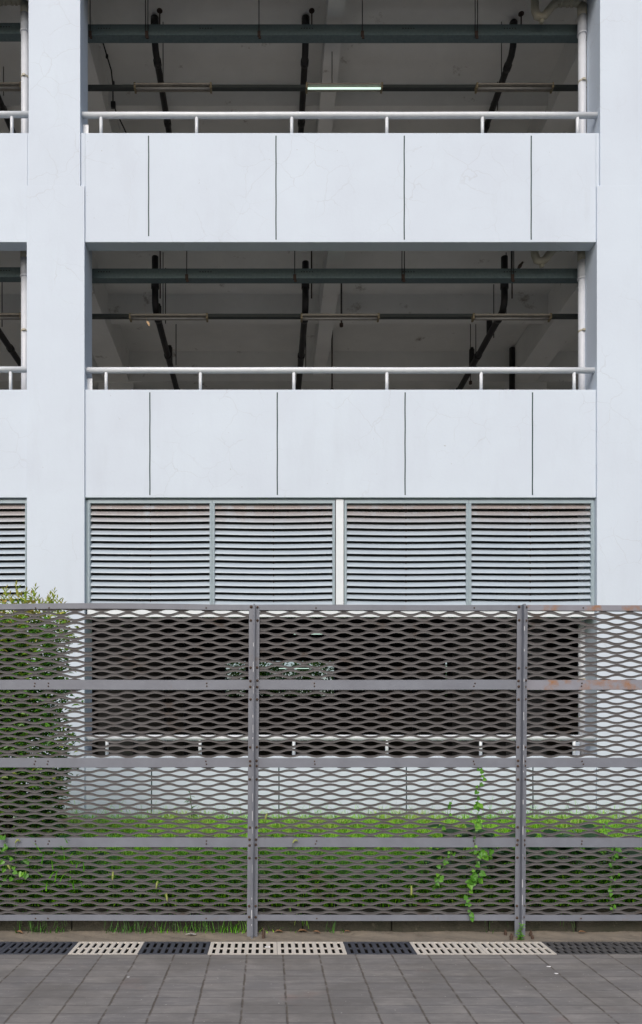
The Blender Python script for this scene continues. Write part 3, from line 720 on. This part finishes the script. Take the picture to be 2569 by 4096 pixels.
scrap('paper_scrap', 631, 5.58, .028, M['paper'], 'crumpled white paper lying on a beige drain cover', 'paper', .008, .8)
scrap('paper_scrap', 448, 5.93, .05, M['paper'], 'pale crumpled scrap on the concrete strip left of the left post', 'paper', .01, .5)
scrap('paper_scrap', 1310, 5.02, .018, M['paper'], 'tiny white scrap on the paving at the right, nearer one', 'paper', .003, .2)
scrap('paper_scrap', 1292, 5.17, .016, M['paper'], 'tiny white scrap on the paving at the right, farther one', 'paper', .003, .2)
scrap('paper_scrap', 302, 4.95, .012, M['paper'], 'tiny white speck on the paving at the left', 'paper', .003, .2)
for i, (q, y, s_, lab) in enumerate(((46, 5.97, .035, 'curled brown dry leaf on the concrete strip at far left'), (656, 5.98, .035, 'dry leaf against the kerb just right of the left post'), (712, 5.985, .04, 'larger orange brown dry leaf farther right against the kerb'), (745, 5.98, .03, 'small brown dry leaf at the right end of the litter by the kerb'), (1370, 5.97, .03, 'dark dry leaf on the strip at the right'), (818, 5.98, .025, 'little brown leaf at the kerb right of the middle'))):
    m = MB(); m.leaf((-s_, 0, .004), (1, random.uniform(-.5, .5), .2), (0, 0, 1), s_*2.2, s_*1.1, curl=.25); o = m.build('dry_leaf', M['dryleaf'], None, loc=(WX(q, y), y, .020), local=True); tag(o, lab, 'leaf', 'dry leaves by the kerb')

# ------------------------------------------------------------------ grass
rnd = random.random; U = random.uniform
def blade(m, x, y, z, h, w, lean, az, tone, seg=3):
    dx, dy = math.cos(az), math.sin(az); sx, sy = -dy, dx
    # blades face the street more often than not
    vs = []
    for i in range(seg+1):
        t = i/seg; r = lean*h*t*t; zz = h*(t-.35*lean*t*t); ww = w*(1-t**1.5)*.5+.0003
        if i == seg: vs.append((x+dx*r, y+dy*r, z+zz))
        else: vs += [(x+dx*r-sx*ww, y+dy*r-sy*ww, z+zz), (x+dx*r+sx*ww, y+dy*r+sy*ww, z+zz)]
    fs = [(2*i, 2*i+1, 2*i+3, 2*i+2) for i in range(seg-1)]+[(2*seg-2, 2*seg-1, 2*seg)]
    m.add(vs, fs, tone)
m = MB()
for i in range(46000):
    y = YK2+.02+(D-.08-YK2-.02)*rnd(); hw = 2.0+.42*y
    x = U(-.40*y-.5, .52*y+.3)
    clump = math.sin(x*3.1+1.3*math.sin(y*2.3))*math.sin(y*2.7+x*.9)
    if y < 7.6 and rnd() < .45: continue
    h = U(.12, .25)*(1+.3*clump)
    if y < 7.2: h *= 1.25
    wb = min(1, max(0, (y-7)/3))
    tone = min(1, max(0, .42+.38*wb+.18*clump+random.gauss(0, .18)))  # wb keeps blades darker near the fence, shade put into the tone
    if rnd() < .03: tone = U(.85, 1)
    blade(m, x, y, lawn_z(y)-.01, h, U(.006, .012), U(.3, 1.5), U(0, 6.283), tone)
for i in range(700):     # long wisps before the white wall
    y = U(9.6, D-.1); x = U(-.27*y, .5*y)
    dens = .35+.65*(.5+.5*math.sin(x*2.1+.6))
    if rnd() > dens: continue
    blade(m, x, y, lawn_z(y), U(.28, .50), U(.005, .008), U(.5, 1.3), U(0, 6.283), U(.3, .75), 5)
for i in range(6500):    # rank growth right behind the mesh
    y = U(YK2, 6.75); x = U(-2.5, 3.5)
    blade(m, x, y, lawn_z(y), U(.18, .46)*(1.0 if x < .9 else .85)*(1+.25*math.sin(x*5)*math.sin(x*2.3+1)), U(.008, .017), U(.4, 1.4), U(0, 6.283), min(1, max(0, random.gauss(.42, .2))), 5)
o = m.build('grass', M['grass'], None); tag(o, 'bright green uneven grass filling the strip behind the fence', 'grass', kind='stuff')
# tufts spilling over the kerb
def tuft(q0, q1, n, hh, lab, y=None, tone=(.02, .3)):
    m = MB(); yb = y or YK-.01; X = WX((q0+q1)/2, yb)
    for i in range(n):
        x = WX(U(q0, q1), yb)-X; up = rnd() < .55
        if up: blade(m, x, U(-.03, 0), .0, U(.06, .16)*hh, U(.004, .009), U(.3, 1.3), U(0, 6.28), U(*tone), 4)
        else:
            a = U(-2.2, -.9); vs = []; L_ = U(.10, .2)*hh; w = U(.003, .006); cx = math.cos(a); cy_ = math.sin(a)*.5
            x0 = x; z0 = U(.12, .19)
            for s in range(5):
                t = s/4; xx = x0+cx*L_*t; yy = cy_*L_*t*.7; zz = max(.004, z0+.02*math.sin(t*3)-t*t*L_*.95); ww = w*(1-t*.85)
                vs += [(xx-ww, yy, zz), (xx+ww, yy, zz)]
            m.add(vs, [(2*s, 2*s+1, 2*s+3, 2*s+2) for s in range(4)], U(*tone))
    o = m.build('grass_tuft', M['grass'], None, loc=(X, yb, .012), local=True); tag(o, lab, 'grass tuft', 'grass tufts at the foot of the kerb')
tuft(35, 150, 55, .8, 'sparse dark grass tuft at the kerb foot at far left')
tuft(245, 365, 45, 1.0, 'long bladed green grass tuft under the left fence panel')
tuft(370, 560, 90, .9, 'thick tangled dry and green tuft left of the left post', tone=(.05, .55))
tuft(560, 640, 22, .6, 'small weedy tuft around the left post', tone=(.3, .95))
tuft(640, 730, 16, .5, 'thin tuft just right of the left post', tone=(.2, .9))
tuft(765, 810, 10, .9, 'few hanging blades under the middle panel')
tuft(1135, 1185, 8, .7, 'few blades left of the right post')
tuft(1320, 1345, 5, .9, 'two thin blades under the right panel')
# blades leaning out through the mesh, left
m = MB(); X = WX(150, 5.88)
for i in range(34):
    x = WX(U(95, 200), 5.88)-X; z = U(.35, .75); a = U(-.9, 1.4); L_ = U(.08, .22); w = U(.003, .006); vs = []
    for s in range(5):
        t = s/4; xx = x+math.sin(a)*L_*t; zz = z+math.cos(a)*L_*t*(1-.5*t); ww = w*(1-t*.9)
        vs += [(xx-ww, -.012-.05*t, zz), (xx+ww, -.012-.05*t, zz-ww*.5)]
    m.add(vs, [(2*s, 2*s+1, 2*s+3, 2*s+2) for s in range(4)], U(.2, .5))
o = m.build('grass_tuft', M['grass'], None, loc=(X, 5.905, 0), local=True); tag(o, 'long grass blades poking out through the mesh low in the left panel', 'grass tuft', 'grass tufts at the foot of the kerb')

def foxtail(q, py, y, bend, lab):
    X = WX(q, y); Z = WZ(py, y); t = thing('foxtail_grass', (X, y+.06, .18), lab, 'grass', 'foxtail seed heads poking through the mesh')
    m = MB(); m.tube([(X-bend*.4, y+.06, .18), (X-bend*.2, y+.05, .18+(Z-.18)*.6), (X, y, Z)], .0015, 5); m.build('stem', M['gstem'], t)
    m = MB(); pts = []; rs = []
    for s in range(8):
        u = s/7; pts.append((X+bend*.5*u, y, Z+.075*u-abs(bend)*.9*u*u)); rs.append(.0075*math.sin(math.pi*(.12+.84*u))+.001)
    m.tube(pts, rs, 8)
    for s in range(90):
        u = rnd(); k = min(6, int(u*7)); p0 = Vector(pts[k]).lerp(Vector(pts[k+1]), u*7-k); d = Vector((U(-1,1), U(-1,1), U(-.2,1))).normalized()
        m.tube([p0, p0+d*.013], [.0006, .0002], 3, False)
    m.build('seed_head', M['seed'], t)
for q, py, bd, lab in ((36, 1985, .07, 'foxtail crossing the fourth fence rail at far left'), (24, 2048, -.05, 'foxtail at far left below the fourth rail'), (58, 2070, .02, 'short thick foxtail in the lower left panel'), (265, 2072, .01, 'upright foxtail near the middle of the lower left panel'),
                       (368, 2092, .02, 'foxtail left of the left post, upper of two'), (394, 2122, -.02, 'foxtail left of the left post, lowest one'), (690, 1985, .07, 'drooping foxtail crossing the fourth rail right of the left post'), (625, 1930, .03, 'pale foxtail just right of the left post above the fourth rail'), (969, 2108, .0, 'single foxtail in the lower middle panel')):
    foxtail(q, py, 5.895, bd, lab)

# ------------------------------------------------------------------ climbing vines
def vine(path, nleaf, size, lab, y=5.895, spread=.02, clusters=()):
    P = [Vector((WX(a, y), y, WZ(b, y))) for a, b in path]
    base = P[0]
    t = thing('climbing_vine', tuple(base), lab, 'vine', 'climbing vines on the fence mesh')
    m = MB(); pts = []
    for i in range(len(P)-1):
        for s in range(4):
            p_ = P[i].lerp(P[i+1], s/4); pts.append((p_.x+U(-.004, .004), p_.y+U(-.006, .006), p_.z))
    pts.append(tuple(P[-1])); m.tube(pts, .0016, 6); m.build('stem', M['gstem'], t)
    m = MB()
    def put(c, sp, sz):
        n_ = Vector((U(-.5, .5), -1, U(-.1, .7))).normalized()
        d = Vector((U(-1, 1), 0, U(-1.2, .15)))
        d = (d-n_*d.dot(n_)).normalized()
        m.heart((c[0]+U(-sp, sp), c[1]-U(.004, .03), c[2]+U(-sp*.6, sp*.6)), d, n_, sz*U(.6, 1.15), min(1, max(0, random.gauss(.5, .25))))
    for i in range(nleaf):
        u = (i+rnd()*.6)/nleaf*(len(pts)-1); k = min(len(pts)-2, int(u)); c = Vector(pts[k]).lerp(Vector(pts[k+1]), u-k); put(c, spread, size*.85)
    for (a, b, n_, sp) in clusters:
        for i in range(n_): put((WX(a, y), y, WZ(b, y)), sp, size*1.1)
    m.build('leaves', M['vine'], t)
vine([(1107, 2165), (1105, 2135), (1100, 2105), (1112, 2072), (1122, 2040), (1119, 1995), (1120, 1950), (1126, 1910), (1124, 1880), (1130, 1850), (1135, 1820), (1124, 1806)], 34, .040, 'tallest leafy vine climbing the mesh left of the right post', clusters=((1143, 2008, 9, .045), (1124, 2062, 10, .05), (1105, 2076, 4, .03), (1124, 1895, 4, .025), (1120, 1945, 4, .03)))
vine([(1020, 2090), (1033, 2068), (1042, 2045), (1058, 2020), (1066, 2000)], 13, .038, 'short leafy vine left of the tallest vine, below the fourth rail', spread=.025)
vine([(1445, 2150), (1436, 2120), (1440, 2080), (1446, 2055), (1440, 2020), (1462, 2000), (1430, 1998)], 14, .036, 'sparse vine low in the right fence panel', spread=.03)
vine([(1066, 1880), (1058, 1920), (1040, 1958)], 5, .034, 'few vine leaves above the fourth rail left of the tallest vine', spread=.02)
vine([(5, 2080), (20, 2060), (28, 2030), (8, 1996), (14, 1978), (12, 1960)], 16, .04, 'small vine at the left edge of the fence around the fourth rail', spread=.05, clusters=((55, 2055, 4, .03), (60, 2030, 2, .02)))
vine([(1423, 1965), (1420, 1942), (1416, 1928)], 3, .034, 'two vine leaves above the fourth rail in the right panel', spread=.02)
# weed at the post foot
t = thing('weed', (WX(1226, 5.84), 5.84, .0), 'small leafy green weed growing at the foot of the right fence post', 'weed')
X = WX(1226, 5.84); m = MB(); m.tube([(X, 5.84, 0), (X+.004, 5.84, .06), (X-.004, 5.838, .115)], .002, 6); m.build('stem', M['gstem'], t)
m = MB()
for i in range(34):
    z = .005+.11*rnd()**1.2; a = U(0, 6.28); m.leaf((X+U(-.006, .006), 5.838, z), (math.cos(a), math.sin(a)*.6-.2, U(-.1, .8)), (0, -.3, 1), U(.022, .04), U(.012, .02), U(.2, .9))
m.build('leaves', M['vine'], t)

# ------------------------------------------------------------------ broad-leaved plants
def broad(q, y, n, hh, L_, lab):
    X = WX(q, y); t = thing('broadleaf_plant', (X, y, lawn_z(y)), lab, 'plant', 'broad-leaved plants behind the fence')
    st = MB(); lf = MB()
    for i in range(n):
        a = U(0, 6.28); r = U(.05, .28); h = U(.35, 1)*hh; z0 = lawn_z(y)
        tip = Vector((X+math.cos(a)*r, y+math.sin(a)*r*.7, z0+h))
        st.tube([(X+U(-.03,.03), y, z0), (X+math.cos(a)*r*.3, y+math.sin(a)*r*.25, z0+h*.7), tip], [.004, .003, .0025], 5)
        lf.heart(tip, (math.cos(a)*.8+U(-.3,.3), math.sin(a)*.6-.35, U(-.45, .1)), (0, -.25, 1), L_*U(.6, 1.2), min(1, max(0, random.gauss(.5, .28))))
    st.build('stems', M['gstem'], t); lf.build('leaves', M['broad'], t)
for q, y, n, hh, L_, lab in ((1080, 6.75, 34, .55, .15, 'broad-leaved plant behind the tallest vine'), (1170, 6.5, 34, .50, .15, 'broad-leaved plant just left of the right post'), (1265, 6.6, 34, .55, .17, 'broad-leaved plant just right of the right post'),
                       (1350, 6.7, 30, .50, .17, 'broad-leaved plant in the middle of the right panel'), (1445, 6.6, 30, .55, .17, 'broad-leaved plant near the right edge of the photo'), (1000, 6.5, 22, .38, .11, 'low broad-leaved plant left of the vines in the middle panel'),
                       (60, 6.5, 30, .5, .10, 'dark broad-leaved plant at the far left under the shrub'), (205, 6.6, 20, .5, .09, 'low leafy plant in the lower left panel')): broad(q, y, n, hh, L_, lab)
X = WX(449, 9.9); t = thing('tall_weed', (X, 9.9, .3), 'single tall dark weed standing against the white wall left of the left fence post', 'weed')
m = MB(); m.tube([(X, 9.9, .28), (X+.02, 9.9, .55), (X-.01, 9.9, .80)], .005, 6); m.build('stem', M['gstem'], t)
m = MB()
for i in range(22):
    z = .35+.45*rnd(); a = U(0, 6.28); m.leaf((X, 9.9, z), (math.cos(a), math.sin(a)*.4, U(-.2, .9)), (0, -.3, 1), U(.06, .11), U(.02, .035), U(.1, .4))
m.build('leaves', M['broad'], t)

# ------------------------------------------------------------------ shrub
SX0, SX1, SY, = -3.8, WX(152, 8.0), 8.0
t = thing('shrub', (-3.2, 8.0, lawn_z(8)), 'tall leafy green shrub with reddish new shoots rising behind the left of the fence', 'shrub')
tr = MB(); lf = MB()
def edge_x(z): return SX1+.05*math.sin(z*5)+.04*math.sin(z*13)-(.10 if z < .75 else 0)-(.12*max(0, z-2.65)/.3)
def top_z(x): return 2.86+.05*math.sin(x*6+1)+.12*min(1, max(0, (-2.35-x)/.25))
for i in range(26):
    x = U(-4.1, SX1-.15); y = U(7.7, 8.3); p0 = Vector((x*.6-1.3 if x > -3.6 else x, 8.0+U(-.15, .15), .25)); p2 = Vector((x, y, U(2.2, 2.9))); p1 = p0.lerp(p2, .5)+Vector((U(-.15, .15), U(-.1, .1), 0))
    tr.tube([p0, p1, p2], [.018, .011, .004], 6)
tr.build('stems', M['stem'], t)
cl = [(U(SX0, SX1+.02), U(7.55, 8.45), U(.5, 2.85)) for _ in range(1350)]
cnt = 0
for (x, y, z) in cl:
    if x > edge_x(z)-.06: x = edge_x(z)-.06-abs(random.gauss(0, .08))
    if z > top_z(x): z = top_z(x)-U(0, .2)
    ct = U(.22, .6) + .1*(z > 2.4)
    for k in range(17):
        px_, py_, pz_ = x+random.gauss(0, .055), y+random.gauss(0, .07), z+random.gauss(0, .07)
        a = U(0, 6.28); d = Vector((math.cos(a), math.sin(a), U(-.35, .8)))
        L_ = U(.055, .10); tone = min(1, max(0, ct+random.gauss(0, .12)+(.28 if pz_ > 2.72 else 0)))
        lf.leaf((px_, py_, pz_), d, (U(-.5, .5), U(-.7, .1), 1), L_, L_*U(.36, .5), tone)
shoots = [(8, 1395), (38, 1372), (62, 1385), (24, 1392), (74, 1392), (92, 1400), (83, 1376), (50, 1393), (128, 1384), (146, 1412), (112, 1405), (101, 1410), (15, 1380), (118, 1395), (135, 1402)]
for q, py in shoots:
    y = U(7.8, 8.1); X = WX(q, y); Z = WZ(py, y); b0 = Vector((X-U(-.04, .06), y, Z-U(.28, .4))); tip = Vector((X, y, Z-.03))
    tr2 = MB(); lf2 = lf
    lf.tube([b0, b0.lerp(tip, .5)+Vector((.01, 0, 0)), tip], [.005, .0035, .002], 5, tone=.8)
    n = 11
    for i in range(n):
        u = .25+.75*i/(n-1); p_ = b0.lerp(tip, u); a = i*2.4+U(-.3, .3); up_ = .5+1.1*u
        L_ = U(.06, .095)*(1-.35*(u > .9))
        lf.leaf(p_, (math.cos(a), math.sin(a)*.6, up_), (0, 0, 1), L_, L_*.38, min(1, .5+.35*u+random.gauss(0, .1)), curl=.1)
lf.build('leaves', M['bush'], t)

# trees seen through the ground storey, far side
def fartree(x, y, h, lab):
    t = thing('tree', (x, y, 0), lab, 'tree', 'trees beyond the far side of the building')
    m = MB(); m.tube([(x, y, -.3), (x+.1, y, h*.4), (x, y, h*.8)], [.16, .12, .04], 8)
    for i in range(6):
        a = i*1.05; m.tube([(x, y, h*(.3+.08*i)), (x+math.cos(a)*h*.25, y+math.sin(a)*h*.25, h*(.5+.08*i))], [.06, .02], 6)
    m.build('trunk', M['trunk'], t)
    lf = MB()
    for c in range(260):
        a = U(0, 6.28); r = h*.36*math.sqrt(rnd()); cz = h*U(.12, 1.0); r *= 1.1-.5*abs(cz/h-.5)
        cx_, cy_ = x+math.cos(a)*r, y+math.sin(a)*r; ct = U(.3, .7)
        for k in range(16): lf.leaf((cx_+random.gauss(0, .22), cy_+random.gauss(0, .22), cz+random.gauss(0, .22)), (U(-1, 1), U(-1, 1), U(-.5, .7)), (U(-.4, .4), U(-.4, .4), 1), .22, .13, ct+U(-.15, .15))
    lf.build('crown', M['bush'], t)
fartree(.6, 37, 4.6, 'leafy tree glimpsed through the fence right of the left post, beyond the dark hall')
fartree(-1.6, 36, 5.2, 'leafy tree glimpsed through the fence just left of the left post, beyond the dark hall')
fartree(3.0, 38, 5.4, 'farthest leafy tree beyond the dark hall, right of the left post')
fartree(8.6, 36, 4.4, 'leafy tree glimpsed as a small green spot right of the middle')

# ------------------------------------------------------------------ camera, light
cam = bpy.data.cameras.new('camera'); co = bpy.data.objects.new('camera', cam); COL.objects.link(co)
co.location = (0, 0, EYE); co.rotation_euler = (math.radians(90), 0, 0)
cam.sensor_fit = 'HORIZONTAL'; cam.sensor_width = 36; cam.lens = 36*F/1512
cam.shift_x = (756-CX)/1512; cam.shift_y = (CY-1205.5)/1512
cam.clip_end = 1000; cam.clip_start = .1
scene.camera = co
w = bpy.data.worlds.new('World'); scene.world = w; w.use_nodes = True; nt = w.node_tree
sky = nt.nodes.new('ShaderNodeTexSky'); sky.sky_type = 'NISHITA'; sky.sun_disc = False
EL, AZ = 40, 192
sky.sun_elevation = math.radians(EL); sky.sun_rotation = math.radians(AZ); sky.air_density = 1.0; sky.dust_density = 4.0; sky.ozone_density = 1
nt.links.new(sky.outputs[0], nt.nodes['Background'].inputs[0]); nt.nodes['Background'].inputs[1].default_value = .13
sun = bpy.data.lights.new('sun', 'SUN'); so = bpy.data.objects.new('sun', sun); COL.objects.link(so)
sun.energy = 1.25; sun.angle = math.radians(30); sun.color = (1, .99, .98)
el, az = math.radians(EL), math.radians(AZ)
d = Vector((math.sin(az)*math.cos(el), math.cos(az)*math.cos(el), math.sin(el)))
so.rotation_euler = d.to_track_quat('Z', 'Y').to_euler()
scene.view_settings.view_transform = 'Standard'; scene.view_settings.look = 'None'
scene.view_settings.exposure = 0.17; scene.view_settings.gamma = 1
scene.cycles.use_denoising = True
scene.cycles.max_bounces = 8; scene.cycles.diffuse_bounces = 5
